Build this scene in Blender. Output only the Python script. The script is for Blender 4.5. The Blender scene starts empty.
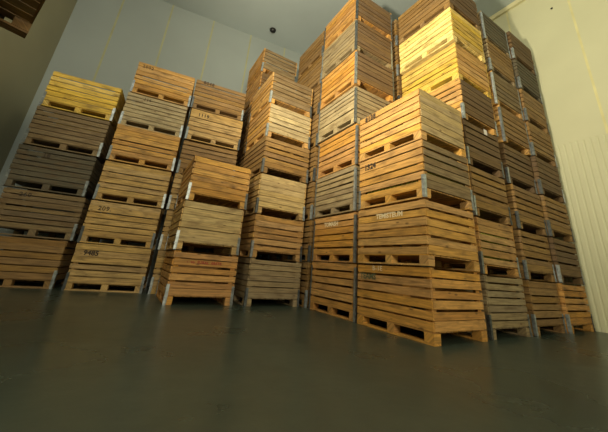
import bpy, bmesh, math, random
from mathutils import Matrix, Vector
random.seed(7)
sc = bpy.context.scene
COL = sc.collection
PI = math.pi

# ------------------------------------------------------------------ helpers
def link(name, me, mat=None, parent=None, loc=(0, 0, 0), rz=0.0):
    o = bpy.data.objects.new(name, me)
    COL.objects.link(o)
    if mat and me is not None and not me.materials:
        me.materials.append(mat)
    if parent is not None:
        o.parent = parent
    o.location = loc
    o.rotation_euler = (0, 0, rz)
    return o

def tag(o, label, cat, group=None, kind=None):
    if label: o['label'] = label
    if cat: o['category'] = cat
    if group: o['group'] = group
    if kind: o['kind'] = kind
    return o

class MB:
    """collects boards (boxes with wood-direction UVs and a per-board tone)"""
    def __init__(s):
        s.bm = bmesh.new()
        s.uv = s.bm.loops.layers.uv.new('UVMap')
        s.at = s.bm.faces.layers.float.new('tone')
    def box(s, lo, hi, along=0, tone=None, jit=0.0, taper=None):
        t = random.random() if tone is None else tone
        ou, ov = random.uniform(0, 50), random.uniform(0, 50)
        vs = []
        for k in range(8):
            p = [hi[i] if (k >> i) & 1 else lo[i] for i in range(3)]
            if jit:
                p[2] += random.uniform(-jit, jit)
            vs.append(s.bm.verts.new(p))
        for f in ((0, 2, 3, 1), (4, 5, 7, 6), (0, 1, 5, 4), (2, 6, 7, 3), (0, 4, 6, 2), (1, 3, 7, 5)):
            fc = s.bm.faces.new([vs[i] for i in f])
            fc[s.at] = t
            oth = [i for i in range(3) if i != along]
            n = [abs(sum(1 if vs[f[j]].co[i] == vs[f[0]].co[i] else 0 for j in range(4))) for i in range(3)]
            for lp in fc.loops:
                c = lp.vert.co
                lp[s.uv].uv = (c[along] + ou, c[oth[0]] + c[oth[1]] + ov)
        return s
    def prism(s, pts, z0, z1, tone=.5):
        a = [s.bm.verts.new((x, y, z0)) for x, y in pts]
        b = [s.bm.verts.new((x, y, z1)) for x, y in pts]
        n = len(pts)
        fs = [s.bm.faces.new(a[::-1]), s.bm.faces.new(b)]
        for i in range(n):
            fs.append(s.bm.faces.new((a[i], a[(i + 1) % n], b[(i + 1) % n], b[i])))
        for f in fs:
            f[s.at] = tone
            for lp in f.loops:
                c = lp.vert.co
                lp[s.uv].uv = (c.z, c.x + c.y)
        return s
    def mesh(s, name):
        bmesh.ops.recalc_face_normals(s.bm, faces=s.bm.faces)
        me = bpy.data.meshes.new(name)
        s.bm.to_mesh(me); s.bm.free()
        return me

# ------------------------------------------------------------------ materials
def new_mat(name):
    m = bpy.data.materials.new(name); m.use_nodes = True
    nt = m.node_tree; nt.nodes.clear()
    out = nt.nodes.new('ShaderNodeOutputMaterial')
    b = nt.nodes.new('ShaderNodeBsdfPrincipled')
    nt.links.new(b.outputs[0], out.inputs[0])
    return m, nt, b
def N(nt, t, **kw):
    n = nt.nodes.new(t)
    for k, v in kw.items(): setattr(n, k, v)
    return n
def mathn(nt, op, a, b):
    n = N(nt, 'ShaderNodeMath', operation=op)
    for i, v in enumerate((a, b)):
        if hasattr(v, 'links') or hasattr(v, 'is_linked'): nt.links.new(v, n.inputs[i])
        else: n.inputs[i].default_value = v
    return n.outputs[0]
def mapr(nt, v, a, b, c, d):
    n = N(nt, 'ShaderNodeMapRange'); nt.links.new(v, n.inputs[0])
    for i, x in enumerate((a, b, c, d)): n.inputs[i + 1].default_value = x
    return n.outputs[0]

def wood_material():
    m, nt, b = new_mat('crate_wood')
    L = nt.links
    oi = N(nt, 'ShaderNodeObjectInfo')
    uv = N(nt, 'ShaderNodeUVMap'); uv.uv_map = 'UVMap'
    at = N(nt, 'ShaderNodeAttribute'); at.attribute_name = 'tone'
    off = N(nt, 'ShaderNodeVectorMath', operation='ADD')
    cmb = N(nt, 'ShaderNodeCombineXYZ')
    L.new(mathn(nt, 'MULTIPLY', oi.outputs['Random'], 37.0), cmb.inputs[0])
    L.new(mathn(nt, 'MULTIPLY', oi.outputs['Random'], 91.0), cmb.inputs[1])
    L.new(uv.outputs[0], off.inputs[0]); L.new(cmb.outputs[0], off.inputs[1])
    mp = N(nt, 'ShaderNodeMapping'); mp.inputs['Scale'].default_value = (2.2, 34, 1)
    L.new(off.outputs[0], mp.inputs[0])
    g = N(nt, 'ShaderNodeTexNoise'); g.inputs['Scale'].default_value = 1.3; g.inputs['Detail'].default_value = 5
    g.inputs['Distortion'].default_value = .5
    L.new(mp.outputs[0], g.inputs['Vector'])
    mp2 = N(nt, 'ShaderNodeMapping'); mp2.inputs['Scale'].default_value = (2.5, 7, 1)
    L.new(off.outputs[0], mp2.inputs[0])
    st = N(nt, 'ShaderNodeTexNoise'); st.inputs['Scale'].default_value = 1.6; st.inputs['Detail'].default_value = 4
    L.new(mp2.outputs[0], st.inputs['Vector'])
    # per board tone, shuffled per crate
    tn = N(nt, 'ShaderNodeTexWhiteNoise', noise_dimensions='2D')
    c2 = N(nt, 'ShaderNodeCombineXYZ')
    L.new(at.outputs['Fac'], c2.inputs[0]); L.new(oi.outputs['Random'], c2.inputs[1])
    L.new(c2.outputs[0], tn.inputs['Vector'])
    f = mathn(nt, 'MULTIPLY', mapr(nt, tn.outputs['Value'], 0, 1, .87, 1.11), mapr(nt, g.outputs['Fac'], .3, .7, .62, 1.28))
    hsv = N(nt, 'ShaderNodeHueSaturation')
    L.new(oi.outputs['Color'], hsv.inputs['Color'])
    L.new(f, hsv.inputs['Value'])
    sp = N(nt, 'ShaderNodeSeparateColor'); L.new(tn.outputs['Color'], sp.inputs[0])
    L.new(mapr(nt, sp.outputs[0], 0, 1, .4965, .503), hsv.inputs['Hue'])
    L.new(mapr(nt, sp.outputs[1], 0, 1, .92, 1.06), hsv.inputs['Saturation'])
    mx = N(nt, 'ShaderNodeMix', data_type='RGBA')
    mx.inputs[7].default_value = (.12, .068, .026, 1)
    L.new(mapr(nt, st.outputs['Fac'], .50, .76, 0, .72), mx.inputs[0])
    L.new(hsv.outputs[0], mx.inputs[6])
    # small knots
    mp3 = N(nt, 'ShaderNodeMapping'); mp3.inputs['Scale'].default_value = (3.0, 8, 1)
    L.new(off.outputs[0], mp3.inputs[0])
    vo = N(nt, 'ShaderNodeTexVoronoi'); vo.inputs['Scale'].default_value = 1.0
    L.new(mp3.outputs[0], vo.inputs['Vector'])
    mk = N(nt, 'ShaderNodeMix', data_type='RGBA'); mk.inputs[7].default_value = (.10, .05, .02, 1)
    L.new(mapr(nt, vo.outputs['Distance'], .05, .12, .8, 0), mk.inputs[0])
    L.new(mx.outputs[2], mk.inputs[6])
    L.new(mk.outputs[2], b.inputs['Base Color'])
    b.inputs['Roughness'].default_value = .72
    bp = N(nt, 'ShaderNodeBump'); bp.inputs['Strength'].default_value = .35; bp.inputs['Distance'].default_value = .004
    L.new(g.outputs['Fac'], bp.inputs['Height']); L.new(bp.outputs[0], b.inputs['Normal'])
    return m

def simple(name, col, rough=.6, metal=0.0, nscale=6, var=.15, bump=0.0, spec=.5, coord='Object', stretch=(1, 1, 1)):
    m, nt, b = new_mat(name)
    L = nt.links
    tc = N(nt, 'ShaderNodeTexCoord')
    mp = N(nt, 'ShaderNodeMapping'); mp.inputs['Scale'].default_value = stretch
    L.new(tc.outputs[coord], mp.inputs[0])
    no = N(nt, 'ShaderNodeTexNoise'); no.inputs['Scale'].default_value = nscale; no.inputs['Detail'].default_value = 5
    L.new(mp.outputs[0], no.inputs['Vector'])
    h = N(nt, 'ShaderNodeHueSaturation'); h.inputs['Color'].default_value = (*col, 1)
    L.new(mapr(nt, no.outputs['Fac'], .3, .7, 1 - var, 1 + var), h.inputs['Value'])
    L.new(h.outputs[0], b.inputs['Base Color'])
    b.inputs['Roughness'].default_value = rough; b.inputs['Metallic'].default_value = metal
    b.inputs['Specular IOR Level'].default_value = spec
    if bump:
        bp = N(nt, 'ShaderNodeBump'); bp.inputs['Strength'].default_value = bump; bp.inputs['Distance'].default_value = .01
        L.new(no.outputs['Fac'], bp.inputs['Height']); L.new(bp.outputs[0], b.inputs['Normal'])
    return m

def floor_material():
    m, nt, b = new_mat('sealed_concrete')
    L = nt.links
    tc = N(nt, 'ShaderNodeTexCoord')
    n1 = N(nt, 'ShaderNodeTexNoise'); n1.inputs['Scale'].default_value = .7; n1.inputs['Detail'].default_value = 6
    n2 = N(nt, 'ShaderNodeTexNoise'); n2.inputs['Scale'].default_value = 9; n2.inputs['Detail'].default_value = 8
    for n in (n1, n2): L.new(tc.outputs['Object'], n.inputs['Vector'])
    cr = N(nt, 'ShaderNodeValToRGB')
    cr.color_ramp.elements[0].position = .3; cr.color_ramp.elements[0].color = (.022, .037, .032, 1)
    cr.color_ramp.elements[1].position = .7; cr.color_ramp.elements[1].color = (.048, .064, .050, 1)
    mx = mathn(nt, 'ADD', mathn(nt, 'MULTIPLY', n1.outputs['Fac'], .6), mathn(nt, 'MULTIPLY', n2.outputs['Fac'], .4))
    L.new(mx, cr.inputs[0]); L.new(cr.outputs[0], b.inputs['Base Color'])
    L.new(mapr(nt, n1.outputs['Fac'], .3, .7, .22, .42), b.inputs['Roughness'])
    bp = N(nt, 'ShaderNodeBump'); bp.inputs['Strength'].default_value = .15; bp.inputs['Distance'].default_value = .01
    L.new(n2.outputs['Fac'], bp.inputs['Height']); L.new(bp.outputs[0], b.inputs['Normal'])
    return m

WOOD = wood_material()
METAL = simple('galvanised_steel', (.26, .29, .31), .42, .7, 14, .45)
WALL_BACK = simple('grey_wall_panel', (.29, .33, .335), .55, 0, .6, .06)
WALL_RIGHT = simple('cream_wall_panel', (.60, .60, .41), .5, 0, .8, .05)
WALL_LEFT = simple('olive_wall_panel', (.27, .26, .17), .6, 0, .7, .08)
CEIL = simple('ceiling_panel', (.44, .51, .53), .6, 0, .6, .06)
SEAL = simple('yellowed_sealant', (.36, .36, .22), .6, 0, 3, .1)
SEALR = simple('pale_sealant', (.68, .64, .34), .6, 0, 3, .1)
FLOOR = floor_material()
BLACKP = simple('black_plastic', (.01, .01, .011), .4, 0, 20, .1)
INK = simple('dark_stencil_ink', (.035, .022, .015), .8, 0, 60, .5)
INKG = simple('green_stencil_ink', (.10, .11, .055), .8, 0, 60, .4)
INKW = simple('white_stencil_paint', (.72, .60, .40), .8, 0, 60, .25)
INKR = simple('red_stencil_ink', (.30, .03, .02), .8, 0, 60, .4)
PAPER = simple('label_paper', (.75, .72, .68), .8, 0, 30, .08)
STEELP = simple('dark_painted_steel', (.03, .03, .032), .45, .3, 12, .2)
APPLE = simple('green_apple_skin', (.42, .46, .07), .4, 0, 8, .3)

# ------------------------------------------------------------------ crate meshes
W, D, H = .985, 1.145, .76          # x = end-panel side, y = fork side
ZB = .128                            # underside of the side boards
BT = .024                             # board thickness

def panel_mesh(nboards, length, axis, side, seed, gap=.011):
    """boards of one side; axis 1: boards run along y on the x = +-W/2 face; axis 0: along x on y = +-D/2"""
    random.seed(seed)
    mb = MB()
    h = (H - .006 - ZB) / nboards
    for i in range(nboards):
        g = gap * random.uniform(.35, 1.5)
        z0 = ZB + i * h; z1 = z0 + h - g
        dz = random.uniform(-.002, .002)
        if axis == 1:
            o = random.uniform(-.003, 0.0)
            xa, xb = sorted((side * (W / 2 - BT), side * (W / 2 + o)))
            e = random.uniform(0, .008)
            mb.box((xa, -length / 2 + e, z0 + dz), (xb, length / 2 - random.uniform(0, .008), z1 + dz), 1, jit=.0032)
        else:
            o = random.uniform(-.003, 0.0)
            ya, yb = sorted((side * (D / 2 - BT), side * (D / 2 + o)))
            mb.box((-length / 2, ya, z0 + dz), (length / 2, yb, z1 + dz), 0, jit=.0032)
    return mb.mesh('panel')

SIDE = {}   # fork-side panels (run along y), END = panels run along x
END = {}
for v in range(4):
    for s in (-1, 1):
        for nb, key in ((6, 'n'), (7, 's'), (6, 't')):
            gp = .020 if key == 'n' else (.018 if key == 's' else .006)
            SIDE[key, v, s] = panel_mesh(nb, D, 1, s, 100 + v * 7 + s + nb, gp)
            END[key, v, s] = panel_mesh(nb, W - 2 * BT - .004, 0, s, 300 + v * 11 + s + nb, gp)
random.seed(5)
def deck_mesh():
    mb = MB(); n = 8; w = (W - .01) / n
    for i in range(n):
        mb.box((-W / 2 + .005 + i * w, -D / 2 + .022, .112), (-W / 2 + .005 + (i + 1) * w - .012, D / 2 - .022, .127), 1)
    return mb.mesh('deck')
DECK = deck_mesh()
BLK = {}
for sx in (-1, 1):
    for sy in (-1, 0, 1):
        mb = MB()
        wx, wy = .11, (.10 if sy == 0 else .115)
        cx = sx * (W / 2 - wx / 2 - .002); cy = sy * (D / 2 - wy / 2 - .002)
        mb.box((cx - wx / 2, cy - wy / 2, .0225), (cx + wx / 2, cy + wy / 2, .1115), 0)
        BLK[sx, sy] = mb.mesh('foot_block')
SKID = {}
for sx in (-1, 1):
    mb = MB(); cx = sx * (W / 2 - .055)
    mb.box((cx - .055, -D / 2 + .002, .002), (cx + .053, D / 2 - .002, .022), 1)
    SKID[sx] = mb.mesh('skid')
POST = {}
for sx in (-1, 1):
    for sy in (-1, 1):
        mb = MB()
        x0 = sx * (W / 2 - BT - .001); y0 = sy * (D / 2 - BT - .001)
        mb.prism([(x0, y0), (x0 - sx * .075, y0), (x0, y0 - sy * .075)], .13, H - .012)
        POST[sx, sy] = mb.mesh('corner_post')
def bracket_mesh(sx, sy, z0, z1, fl):
    mb = MB(); t = .003
    X, Y = sx * (W / 2 + .001), sy * (D / 2 + .001)
    # an L-profile wrapped round the corner, lower end splayed outwards like a stacking guide
    prof = [(X + sx * t, Y + sy * t), (X - sx * fl, Y + sy * t), (X - sx * fl, Y), (X, Y), (X, Y - sy * fl), (X + sx * t, Y - sy * fl)]
    mb.prism(prof, z0 + .02, z1)
    tip = [(x, y) for x, y in prof]
    mb.prism([(X + sx * (t + .004), Y + sy * (t + .004)), (X - sx * fl * .8, Y + sy * (t + .004)), (X - sx * fl * .8, Y + sy * .001),
              (X + sx * .001, Y + sy * .001), (X + sx * .001, Y - sy * fl * .8), (X + sx * (t + .004), Y - sy * fl * .8)], z0, z0 + .06)
    for zz in (z0 + .1, z1 - .05):      # bolt heads
        for q in (0, 1):
            if q: a = (X + sx * t, Y - sy * fl * .5)
            else: a = (X - sx * fl * .5, Y + sy * t)
            r = .007
            mb.box((a[0] - r, a[1] - r, zz - r), (a[0] + r, a[1] + r, zz + r))
    return mb.mesh('corner_bracket')
BRK = {(sx, sy, k): bracket_mesh(sx, sy, z0, z1, fl) for sx in (-1, 1) for sy in (-1, 1)
       for k, (z0, z1, fl) in enumerate(((.0, .28, .038), (.0, .70, .034)))}
for d in (SIDE, END, BLK, SKID, POST):
    for me in d.values(): me.materials.append(WOOD)
DECK.materials.append(WOOD)
_nt = METAL.node_tree
_h = [n for n in _nt.nodes if n.type == 'HUE_SAT'][0]
_oi = _nt.nodes.new('ShaderNodeObjectInfo')
_m = _nt.nodes.new('ShaderNodeMath'); _m.operation = 'MULTIPLY'
_src = _h.inputs['Value'].links[0].from_socket
_nt.links.new(_src, _m.inputs[0])
_nt.links.new(mapr(_nt, _oi.outputs['Random'], 0, 1, .25, 1.7), _m.inputs[1])
_nt.links.new(_m.outputs[0], _h.inputs['Value'])
for me in BRK.values(): me.materials.append(METAL)

# wood tones (board colours; darker end tones on some upper crates paint in shade)
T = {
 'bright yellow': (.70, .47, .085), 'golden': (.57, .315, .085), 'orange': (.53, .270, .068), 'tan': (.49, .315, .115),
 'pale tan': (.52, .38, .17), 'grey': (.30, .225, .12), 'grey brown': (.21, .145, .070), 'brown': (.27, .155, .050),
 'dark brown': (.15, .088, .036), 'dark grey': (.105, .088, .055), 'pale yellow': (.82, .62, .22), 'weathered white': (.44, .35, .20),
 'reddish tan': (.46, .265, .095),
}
GROUP = 'slatted wooden crates stacked in the hall'
used = {}
def crate(cx, cy, z, rz, tone, end_tone=None, style='n', bracket=0, zs=1.0, var=0, label='', order=True):
    root = bpy.data.objects.new('wooden_crate', None); COL.objects.link(root)
    root.location = (cx, cy, z); root.rotation_euler = (0, 0, rz); root.scale = (1, 1, zs)
    root.empty_display_size = .2
    tag(root, label, 'crate', GROUP)
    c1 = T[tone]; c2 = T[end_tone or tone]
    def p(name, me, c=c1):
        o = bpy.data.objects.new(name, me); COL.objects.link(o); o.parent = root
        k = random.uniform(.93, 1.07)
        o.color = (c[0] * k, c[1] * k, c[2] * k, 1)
        return o
    for s in (-1, 1):
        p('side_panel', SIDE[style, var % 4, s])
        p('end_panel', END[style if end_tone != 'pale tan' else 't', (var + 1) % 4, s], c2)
        p('skid', SKID[s])
    p('deck', DECK)
    for k in BLK.values(): p('foot_block', k)
    for k in POST.values(): p('corner_post', k)
    if bracket is not None and bracket >= 0:
        for sx in (-1, 1):
            for sy in (-1, 1):
                p('corner_bracket', BRK[sx, sy, bracket])
    return root

def stencil(root, text, size, mat, face, along, zc, bold=0.0, spread=1.0, name='stencil_marking', label=None):
    """lettering sprayed on one face. face: '-x','+x' (fork sides) or '-y' (end). along: offset from the face centre to the text centre."""
    cu = bpy.data.curves.new('t', 'FONT'); cu.body = text; cu.size = size; cu.extrude = .0006; cu.offset = bold
    cu.align_x = 'CENTER'; cu.align_y = 'CENTER'; cu.space_character = spread; cu.resolution_u = 2
    tmp = bpy.data.objects.new('t', cu); COL.objects.link(tmp)
    dg = bpy.context.evaluated_depsgraph_get()
    me = bpy.data.meshes.new_from_object(tmp.evaluated_get(dg))
    COL.objects.unlink(tmp); bpy.data.objects.remove(tmp)
    me.materials.clear(); me.materials.append(mat)
    o = bpy.data.objects.new(name, me); COL.objects.link(o); o.parent = root
    e = .0012
    if face == '-x':   # reader looks along +x, left is +y
        o.matrix_local = Matrix.Translation((-W / 2 - e, along, zc)) @ Matrix(((0, 0, -1, 0), (-1, 0, 0, 0), (0, 1, 0, 0), (0, 0, 0, 1)))
    elif face == '+x':  # reader looks along -x, left is -y
        o.matrix_local = Matrix.Translation((W / 2 + e, along, zc)) @ Matrix(((0, 0, 1, 0), (1, 0, 0, 0), (0, 1, 0, 0), (0, 0, 0, 1)))
    else:
        o.matrix_local = Matrix.Translation((along, -D / 2 - e, zc)) @ Matrix(((1, 0, 0, 0), (0, 0, -1, 0), (0, 1, 0, 0), (0, 0, 0, 1)))
    if label: o['label'] = label
    return o

TH, TH2 = .521, .399
ORD = ['bottom', 'second', 'third', 'fourth', 'fifth', 'sixth', 'seventh', 'eighth']
def frame(th): return Vector((math.cos(th), math.sin(th))), Vector((-math.sin(th), math.cos(th)))

def stack(key, where, org, th, kind, hs, tones, jit=None, brk=0):
    """org = near corner of the footprint (fork face along u, end face along v);
    kind 'row': fork faces face the camera along v."""
    v, u = frame(th)
    out = []
    z = 0.0
    n = len(tones)
    for i, t in enumerate(tones):
        tone, et = (t if isinstance(t, tuple) else (t, None))[:2]
        st = 's' if tone in ('grey', 'grey brown', 'dark grey', 'weathered white') else 'n'
        ju, jv = (jit or {}).get(i, (random.uniform(-.012, .012), random.uniform(-.012, .012)))
        if kind == 'row':
            c = Vector(org) + v * (D / 2 + jv) + u * (W / 2 + ju); rz = th - PI / 2
        else:
            c = Vector(org) + v * (W / 2 + jv) + u * (D / 2 + ju); rz = th
        lvl = ('top' if i == n - 1 else 'bottom' if i == 0 else ORD[i] + ' from floor')
        lab = f"{tone} slatted crate, {lvl} in {where}"
        r = crate(c.x, c.y, z, rz + random.uniform(-.008, .008), tone, et, st, brk if not isinstance(brk, dict) else brk.get(i, 0),
                  hs / H, random.randrange(4), lab)
        out.append(r); z += hs + .0008
    used[key] = out
    return out

random.seed(11)
F1 = stack('F1', 'four-high front corner stack', (1.433, 3.193), TH, 'blk', .765,
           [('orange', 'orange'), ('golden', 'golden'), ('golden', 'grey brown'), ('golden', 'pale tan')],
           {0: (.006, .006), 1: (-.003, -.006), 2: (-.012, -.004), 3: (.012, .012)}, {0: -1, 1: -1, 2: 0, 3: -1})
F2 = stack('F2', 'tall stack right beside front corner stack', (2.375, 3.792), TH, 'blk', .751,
           ['grey', ('orange', 'reddish tan'), 'brown', 'dark brown', ('golden', 'dark brown'), ('bright yellow', 'golden'), ('pale yellow', 'bright yellow'), ('brown', 'dark brown')],  # dark brown end tones up the stack carry painted shade
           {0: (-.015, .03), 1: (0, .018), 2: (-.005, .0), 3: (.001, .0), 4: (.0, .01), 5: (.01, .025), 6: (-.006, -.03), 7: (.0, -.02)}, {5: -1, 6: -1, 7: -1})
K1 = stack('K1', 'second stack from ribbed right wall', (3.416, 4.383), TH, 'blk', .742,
           ['brown', 'brown', 'brown', 'dark brown', ('golden', 'brown'), ('golden', 'grey brown'), ('grey', 'brown'), ('grey', 'dark grey')],  # upper end faces toned down, shade put into the colour
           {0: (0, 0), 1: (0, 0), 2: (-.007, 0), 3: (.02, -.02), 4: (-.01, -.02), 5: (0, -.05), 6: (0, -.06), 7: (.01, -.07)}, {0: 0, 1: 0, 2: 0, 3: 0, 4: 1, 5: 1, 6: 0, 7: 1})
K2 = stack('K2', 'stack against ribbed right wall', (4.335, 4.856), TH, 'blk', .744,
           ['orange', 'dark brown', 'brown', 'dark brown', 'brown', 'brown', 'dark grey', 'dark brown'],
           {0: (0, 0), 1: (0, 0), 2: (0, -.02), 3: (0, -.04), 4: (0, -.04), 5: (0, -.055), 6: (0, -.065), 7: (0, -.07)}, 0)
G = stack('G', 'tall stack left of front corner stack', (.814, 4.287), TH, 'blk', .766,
          ['orange', 'orange', 'grey', 'orange', ('weathered white', 'grey'), ('orange', 'dark brown'), ('grey', 'dark brown'), ('orange', 'dark brown')],  # dark end tones of the upper crates stand in for shade
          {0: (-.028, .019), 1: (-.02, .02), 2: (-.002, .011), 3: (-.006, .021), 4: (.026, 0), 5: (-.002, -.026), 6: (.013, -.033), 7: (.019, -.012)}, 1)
v_, u_ = frame(TH)
gO = Vector((.814, 4.287)); fO = Vector((-.777, 4.919))
J = stack('J', 'half-hidden tall stack behind centre', gO + u_ * 1.22, TH, 'blk', .758, ['brown'] * 8)
Ls = stack('L', 'hidden stack behind bright yellow crates', gO + v_ * 1.1, TH, 'blk', .755, ['brown'] * 8)
F = stack('F', 'six-high stack left of centre', fO, TH, 'blk', .742,
          [('grey', 'grey'), ('reddish tan', 'reddish tan'), ('tan', 'pale tan'), ('brown', 'brown'), ('golden', 'weathered white'), ('golden', 'grey brown')],
          {0: (-.016, .012), 1: (.007, .009), 2: (0, 0), 3: (-.023, -.007), 4: (.01, -.002), 5: (.021, -.013)}, 0)
E8 = stack('E', 'eight-high stack behind six-high one', fO + u_ * 1.2 + v_ * .11, TH, 'blk', .752,
           ['brown'] * 6 + [('orange', 'dark brown'), ('orange', 'grey brown')])  # top two end faces darkened to paint their shade
Dk = stack('D', 'short three-high stack', (-1.815, 4.385), TH, 'blk', .755,
           ['orange', ('tan', 'pale tan'), 'golden'], None, 0)
C = stack('C', 'stack behind the three-high one', (-2.585, 5.525), TH2, 'row', .757,
          ['tan', 'tan', 'tan', 'brown', 'tan', 'brown'], {3: (.012, .009), 4: (-.015, .012), 5: (.002, -.02)}, 0)
B = stack('B', 'second stack from the left', (-3.713, 5.053), TH2, 'row', .758,
          ['tan', 'tan', 'tan', 'golden', 'weathered white', 'golden'],
          {0: (-.007, -.019), 1: (.003, -.021), 2: (-.005, 0), 3: (-.03, .012), 4: (.016, .007), 5: (.022, .022)}, 0)
A = stack('A', 'five-high leftmost stack', (-4.961, 4.657), TH2, 'row', .774,
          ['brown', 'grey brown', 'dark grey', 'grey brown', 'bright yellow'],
          {0: (-.008, -.032), 1: (.012, .027), 2: (-.006, -.011), 3: (-.004, .003), 4: (.007, .013)}, 0)

# markings, on the second board from the top of the fork side
zt = .64
zt2 = .66
stencil(F1[0], 'B-1E', .085, INKW, '-x', .20, .705, .001, 1.1, label='white paint marking')
stencil(F1[0], 'TEAMS', .10, INKG, '-x', .37, .60, .003, .95, label='dark green stencil marking')
stencil(F1[1], 'TEMISTEUM', .088, INKW, '-x', -.02, .605, .003, 1.0, label='white paint marking')
stencil(F1[2], '1324', .12, INK, '-x', .34, .61, .005, 1.0)
stencil(F1[3], '8138', .105, INK, '-x', .33, .68, .005, 1.1)
stencil(G[1], 'TOMASH', .10, INKW, '-x', .05, .60, .003, .95, label='white paint marking')
stencil(A[1], '260', .10, INK, '+x', -.27, .66, .002, 1.15)
stencil(A[2], '18', .10, INK, '+x', -.15, .61, .004, 1.1)
stencil(B[0], '9485', .11, INK, '+x', -.33, .60, .004, 1.0)
stencil(B[1], '209.', .11, INK, '+x', -.33, .61, .002, 1.1)
stencil(B[4], '116', .09, INK, '+x', -.2, .66, .001, 1.1)
stencil(B[5], '2002', .10, INK, '+x', -.38, .66, .002, 1.1)
stencil(C[5], '8048', .11, INK, '+x', -.30, .70, .003, 1.1)
stencil(C[4], '1119', .11, INK, '+x', -.30, .62, .003, 1.1)
stencil(Dk[0], '-  vo  SURAL  ERSTE', .055, INKR, '-y', -.03, .60, .002, 1.1, label='small red stencil marking')
mb = MB(); mb.box((-.045, -D / 2 - .003, .655), (.045, -D / 2 - .0012, .75), 0)
o = link('paper_label', mb.mesh('paper'), PAPER, F2[3]); o.location.x = .10; o['label'] = 'white paper label'

# green apples showing through the gaps of two crates
def apples(root, lab):
    random.seed(3)
    bm = bmesh.new()
    r = .036
    def put(x, y, z):
        rr = r * random.uniform(.9, 1.0)
        bmesh.ops.create_icosphere(bm, subdivisions=2, radius=rr,
            matrix=Matrix.Translation((x + random.uniform(-.003, .003), y + random.uniform(-.003, .003), z)) @ Matrix.Diagonal((1, 1, .88, 1)))
    nz = 7
    for k in range(nz):
        z = .17 + k * .072
        nx = 11
        for i in range(nx):
            x = -W / 2 + .15 + (W - .30) * i / (nx - 1)
            put(x, -D / 2 + .066, z); put(x, D / 2 - .066, z)
        ny = 13
        for i in range(ny):
            y = -D / 2 + .15 + (D - .30) * i / (ny - 1)
            put(-W / 2 + .066, y, z); put(W / 2 - .066, y, z)
    nx, ny = 9, 11
    for i in range(nx):
        for j in range(ny):
            put(-W / 2 + .145 + (W - .29) * i / (nx - 1), -D / 2 + .145 + (D - .29) * j / (ny - 1), .17 + 6 * .072)
    for f in bm.faces: f.smooth = True
    me = bpy.data.meshes.new('apples'); bm.to_mesh(me); bm.free()
    o = link('apples', me, APPLE)
    o.location = root.location; o.rotation_euler = root.rotation_euler
    tag(o, lab, 'apples', None, 'stuff')
apples(F1[2], 'green apples filling the third crate of the front corner stack')
apples(F2[1], 'green apples filling the second crate of the tall stack beside the front corner')

# ------------------------------------------------------------------ room
def poly_obj(name, pts, mat, kind='structure'):
    bm = bmesh.new()
    f = bm.faces.new([bm.verts.new(p) for p in pts])
    me = bpy.data.meshes.new(name); bm.to_mesh(me); bm.free()
    o = link(name, me, mat); o['kind'] = kind
    return o
CZ = 7.70
BL = Vector((-6.19, 5.672)); BR = Vector((2.93, 9.515))
FR = Vector((5.272, 5.44)) - u_ * 12
n2 = Vector((-math.sin(TH2), math.cos(TH2)))
FL = BL - n2 * 12
def slab_wall(name, a, b, outward, mat, z0=0, z1=CZ, t=.15, ribs=None):
    """a wall from a to b with thickness t outward"""
    d = (b - a).normalized(); Lh = (b - a).length
    bm = bmesh.new()
    prof = [(0, 0)]
    if ribs:
        pitch, dep = ribs
        s = 0
        prof = []
        while s < Lh - pitch:
            prof += [(s, 0), (s + pitch * .62, 0), (s + pitch * .72, -dep), (s + pitch * .9, -dep)]
            s += pitch
        prof.append((Lh, 0))
    else:
        prof = [(0, 0), (Lh, 0)]
    prof += [(Lh, t), (0, t)]
    pts = [a + d * s + outward * k for s, k in prof]
    lo = [bm.verts.new((p.x, p.y, z0)) for p in pts]; hi = [bm.verts.new((p.x, p.y, z1)) for p in pts]
    n = len(pts)
    for i in range(n):
        bm.faces.new((lo[i], lo[(i + 1) % n], hi[(i + 1) % n], hi[i]))
    bm.faces.new(lo); bm.faces.new(hi[::-1])
    bmesh.ops.recalc_face_normals(bm, faces=bm.faces)
    me = bpy.data.meshes.new(name); bm.to_mesh(me); bm.free()
    o = link(name, me, mat); o['kind'] = 'structure'
    return o
slab_wall('wall_back', BL, BR, n2, WALL_BACK)
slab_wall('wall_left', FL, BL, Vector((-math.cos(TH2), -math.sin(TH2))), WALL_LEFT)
slab_wall('wall_right_lower', BR, FR, v_, WALL_RIGHT, 0, 3.5, ribs=(.10, -.006))
slab_wall('wall_right_upper', BR, FR, v_, WALL_RIGHT, 3.5, CZ)
fo = (FR - FL).normalized(); slab_wall('wall_front', FL, FR, Vector((fo.y, -fo.x)), WALL_BACK)
def plate(name, mat, z0, z1):
    bm = bmesh.new()
    q = [BL + Vector((-.3, .3)), BR + Vector((.2, .4)), FR + Vector((.4, -.3)), FL + Vector((-.3, -.4))]
    lo = [bm.verts.new((p.x, p.y, z0)) for p in q]; hi = [bm.verts.new((p.x, p.y, z1)) for p in q]
    for i in range(4): bm.faces.new((lo[i], lo[(i + 1) % 4], hi[(i + 1) % 4], hi[i]))
    bm.faces.new(lo); bm.faces.new(hi)
    bmesh.ops.recalc_face_normals(bm, faces=bm.faces)
    me = bpy.data.meshes.new(name); bm.to_mesh(me); bm.free()
    o = link(name, me, mat); o['kind'] = 'structure'; return o
plate('floor', FLOOR, -.15, 0)
plate('ceiling', CEIL, CZ, CZ + .15)
tn = [0]
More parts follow.
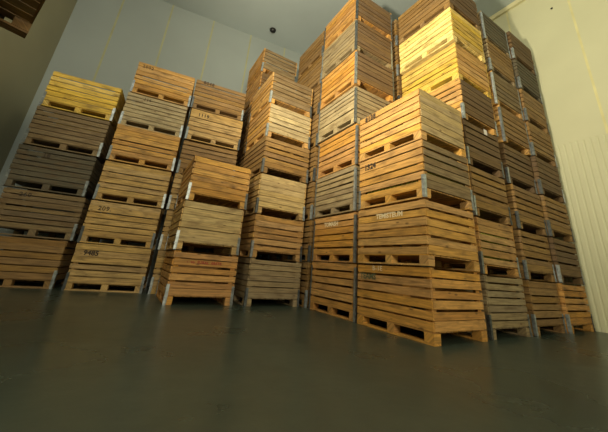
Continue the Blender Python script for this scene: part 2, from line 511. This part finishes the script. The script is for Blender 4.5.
def strip(p, d, nrm, w, z0, z1, mat, t=.004):
    tn[0] += 1
    a = Vector(p) - d * w / 2; b = a + d * w
    bm = bmesh.new()
    q = [a, b, b + nrm * t, a + nrm * t]
    lo = [bm.verts.new((x.x, x.y, z0)) for x in q]; hi = [bm.verts.new((x.x, x.y, z1)) for x in q]
    for i in range(4): bm.faces.new((lo[i], lo[(i + 1) % 4], hi[(i + 1) % 4], hi[i]))
    bm.faces.new(lo); bm.faces.new(hi); bmesh.ops.recalc_face_normals(bm, faces=bm.faces)
    me = bpy.data.meshes.new('trim'); bm.to_mesh(me); bm.free()
    o = link(f'trim_{tn[0]}', me, mat); o['kind'] = 'structure'
d2 = Vector((math.cos(TH2), math.sin(TH2)))
for k in range(7):
    s = (.92 + 1.178 * k)
    strip(BL + d2 * s, d2, -n2, .045, 0, CZ, SEAL, .003)
rw = Vector((5.69, 4.712))
for k in range(-3, 5):
    strip(rw - u_ * 1.178 * k, -u_, -v_, .04, 3.5, CZ, SEALR, .003)
# pale cove where the right wall meets the ceiling
COVE = simple('pale_cove', (.66, .62, .38), .55, 0, 3, .06)
strip((BR + FR) / 2, (FR - BR).normalized(), -v_, (FR - BR).length - .4, CZ - .12, CZ - .001, COVE, .08)

# sensor on the ceiling
def lathe(prof, seg=20):
    bm = bmesh.new(); rings = []
    for r, z in prof:
        rings.append([bm.verts.new((r * math.cos(2 * PI * k / seg), r * math.sin(2 * PI * k / seg), z)) for k in range(seg)])
    for a, b in zip(rings, rings[1:]):
        for k in range(seg): bm.faces.new((a[k], a[(k + 1) % seg], b[(k + 1) % seg], b[k]))
    bm.faces.new(rings[0]); bm.faces.new(rings[-1])
    bmesh.ops.recalc_face_normals(bm, faces=bm.faces)
    me = bpy.data.meshes.new('lathe'); bm.to_mesh(me); bm.free()
    return me
def ceil_point(px, py, z):
    d = Vector(((px - 304) / 283.738, (171 - py) / 283.738, 1))
    R = CAMR
    w = Vector((R[0][0] * d.x + R[1][0] * d.y + R[2][0], R[0][1] * d.x + R[1][1] * d.y + R[2][1], R[0][2] * d.x + R[1][2] * d.y + R[2][2]))
    return Vector((0, 0, .639)) + w * ((z - .639) / w.z)
CAMR = ((.99663073, -.02649163, .07762331), (-.08201941, -.32190391, .94321296), (0, .94640164, .32299216))
sp = Vector((-1.46, 7.35, CZ)); sp = Vector((-1.3545, 7.1085, CZ))
root = bpy.data.objects.new('ceiling_sensor', None); COL.objects.link(root); root.location = sp
tag(root, 'small round black sensor on the grey ceiling above the stacks', 'sensor')
link('sensor_base', lathe([(.08, -.03), (.10, -.02), (.10, -.001)]), BLACKP, root)
link('sensor_dome', lathe([(.02, -.085), (.055, -.08), (.08, -.055), (.085, -.031)]), BLACKP, root)
# small fixings on the right wall
for (s, z, lab) in ((-.30, 6.9, 'small dark bolt high on the pale right wall near the ceiling'), (1.05, 5.0, 'small dark bolt on the pale right wall at the photo edge')):
    q = rw - u_ * s
    o = link('wall_bolt', lathe([(.02, .001), (.025, .012), (.018, .022), (.005, .026)], 10), BLACKP)
    o.location = (q.x, q.y, z); o.rotation_euler = Vector((-v_.x, -v_.y, 0)).to_track_quat('Z', 'Y').to_euler()
    tag(o, lab, 'bolt', 'dark bolts on the right wall')

# ------------------------------------------------------------------ crate carried by a lift truck, upper left
cz = 2.45
cor = Vector((-1.485, 1.2)) * (cz - .639)
ang = math.radians(-38)
e1 = Vector((math.cos(ang), math.sin(ang)))          # towards upper right of the photo
e2 = Vector((-math.sin(ang), math.cos(ang))) * -1     # to the left / behind the camera
cc = cor + e1 * (W / 2) + e2 * (D / 2)
lift = crate(cc.x, cc.y, cz, ang, 'brown', 'brown', 'n', -1, 1, 1, 'shadowed crate held up on lift truck forks at the upper left')
tr = bpy.data.objects.new('lift_truck', None); COL.objects.link(tr)
# the forks run along e1' = local x of the crate (through the fork side), from its far -x side
base = cc - e1 * (W / 2)
tr.location = (base.x, base.y, 0); tr.rotation_euler = (0, 0, ang)
tag(tr, 'dark lift truck mast and forks carrying the raised crate', 'lift truck')
def tb(name, boxes, mat=STEELP):
    mb = MB()
    for lo, hi in boxes: mb.box(lo, hi)
    return link(name, mb.mesh(name), mat, tr)
for s in (-1, 1):
    tb('fork', [((-.10, s * .27 - .05, cz + .05), (W - .15, s * .27 + .05, cz + .109)), ((-.10, s * .27 - .05, cz + .05), (-.06, s * .27 + .05, cz + .55))])
    tb('mast_rail', [((-.28, s * .36 - .035, .05), (-.16, s * .36 + .035, 3.2))])
tb('carriage', [((-.155, -.40, cz + .12), (-.105, .40, cz + .20)), ((-.155, -.40, cz + .42), (-.105, .40, cz + .50))])
tb('cross_bar', [((-.27, -.32, .30), (-.17, .32, .40)), ((-.27, -.32, 3.08), (-.17, .32, 3.18)), ((-.27, -.32, 1.6), (-.17, .32, 1.7))])
tb('chassis', [((-1.0, -.42, .12), (-.29, .42, .95))])
for s in (-1, 1):
    w = link('wheel', lathe([(.05, -.05), (.12, -.05), (.125, -.03), (.125, .03), (.12, .05), (.05, .05)]), BLACKP, tr)
    w.location = (-.35 - .2, s * .48, .126); w.rotation_euler = (PI / 2, 0, 0)

# ------------------------------------------------------------------ lamps and fill light
def area(name, loc, target, size, power, col, sizey=None):
    l = bpy.data.lights.new(name, 'AREA'); l.energy = power; l.size = size; l.color = col
    if sizey: l.shape = 'RECTANGLE'; l.size_y = sizey
    o = bpy.data.objects.new(name, l); COL.objects.link(o); o.location = loc
    o.rotation_euler = (Vector(target) - Vector(loc)).to_track_quat('-Z', 'Y').to_euler()
    return o
def point_light(loc, power, col, r=.25):
    l = bpy.data.lights.new('hanging_or_fill_lamp', 'POINT'); l.energy = power; l.shadow_soft_size = r; l.color = col
    o = bpy.data.objects.new('hanging_or_fill_lamp', l); COL.objects.link(o); o.location = loc
    return o
def spot(loc, target, power, col, angle, r=.12, blend=1.0):
    l = bpy.data.lights.new('work_lamp', 'SPOT'); l.energy = power; l.shadow_soft_size = r; l.color = col
    l.spot_size = math.radians(angle); l.spot_blend = blend
    o = bpy.data.objects.new('work_lamp', l); COL.objects.link(o); o.location = loc
    o.rotation_euler = (Vector(target) - Vector(loc)).to_track_quat('-Z', 'Y').to_euler()
    return o
spot((-1.4, 1.0, 2.8), (1.6, 4.8, 5.9), 980, (1, .88, .60), 125)
point_light((-2.4, .5, 6.2), 170, (1, .92, .70))
point_light((.8, 1.7, 6.9), 90, (1, .88, .58))
point_light((2.2, -3.3, 3.0), 470, (1, .87, .60), .5)  # unseen fill light added behind the camera to brighten the lower crates
w = bpy.data.worlds.new('World'); sc.world = w; w.use_nodes = True
w.node_tree.nodes['Background'].inputs[0].default_value = (.5, .55, .5, 1)
w.node_tree.nodes['Background'].inputs[1].default_value = .05

# ------------------------------------------------------------------ camera
cam = bpy.data.cameras.new('camera'); co = bpy.data.objects.new('camera', cam); COL.objects.link(co)
R, U, Fw = (Vector(r) for r in CAMR)
M = Matrix((( R.x, U.x, -Fw.x, 0), (R.y, U.y, -Fw.y, 0), (R.z, U.z, -Fw.z, .639), (0, 0, 0, 1)))
co.matrix_world = M
cam.sensor_width = 36; cam.lens = 283.738 / 608 * 36; cam.shift_y = -45 / 608; cam.clip_start = .05
sc.camera = co
vs = sc.view_settings
vs.view_transform = 'Standard'; vs.look = 'None'; vs.gamma = 1; vs.use_curve_mapping = False
vs.exposure = 0.5
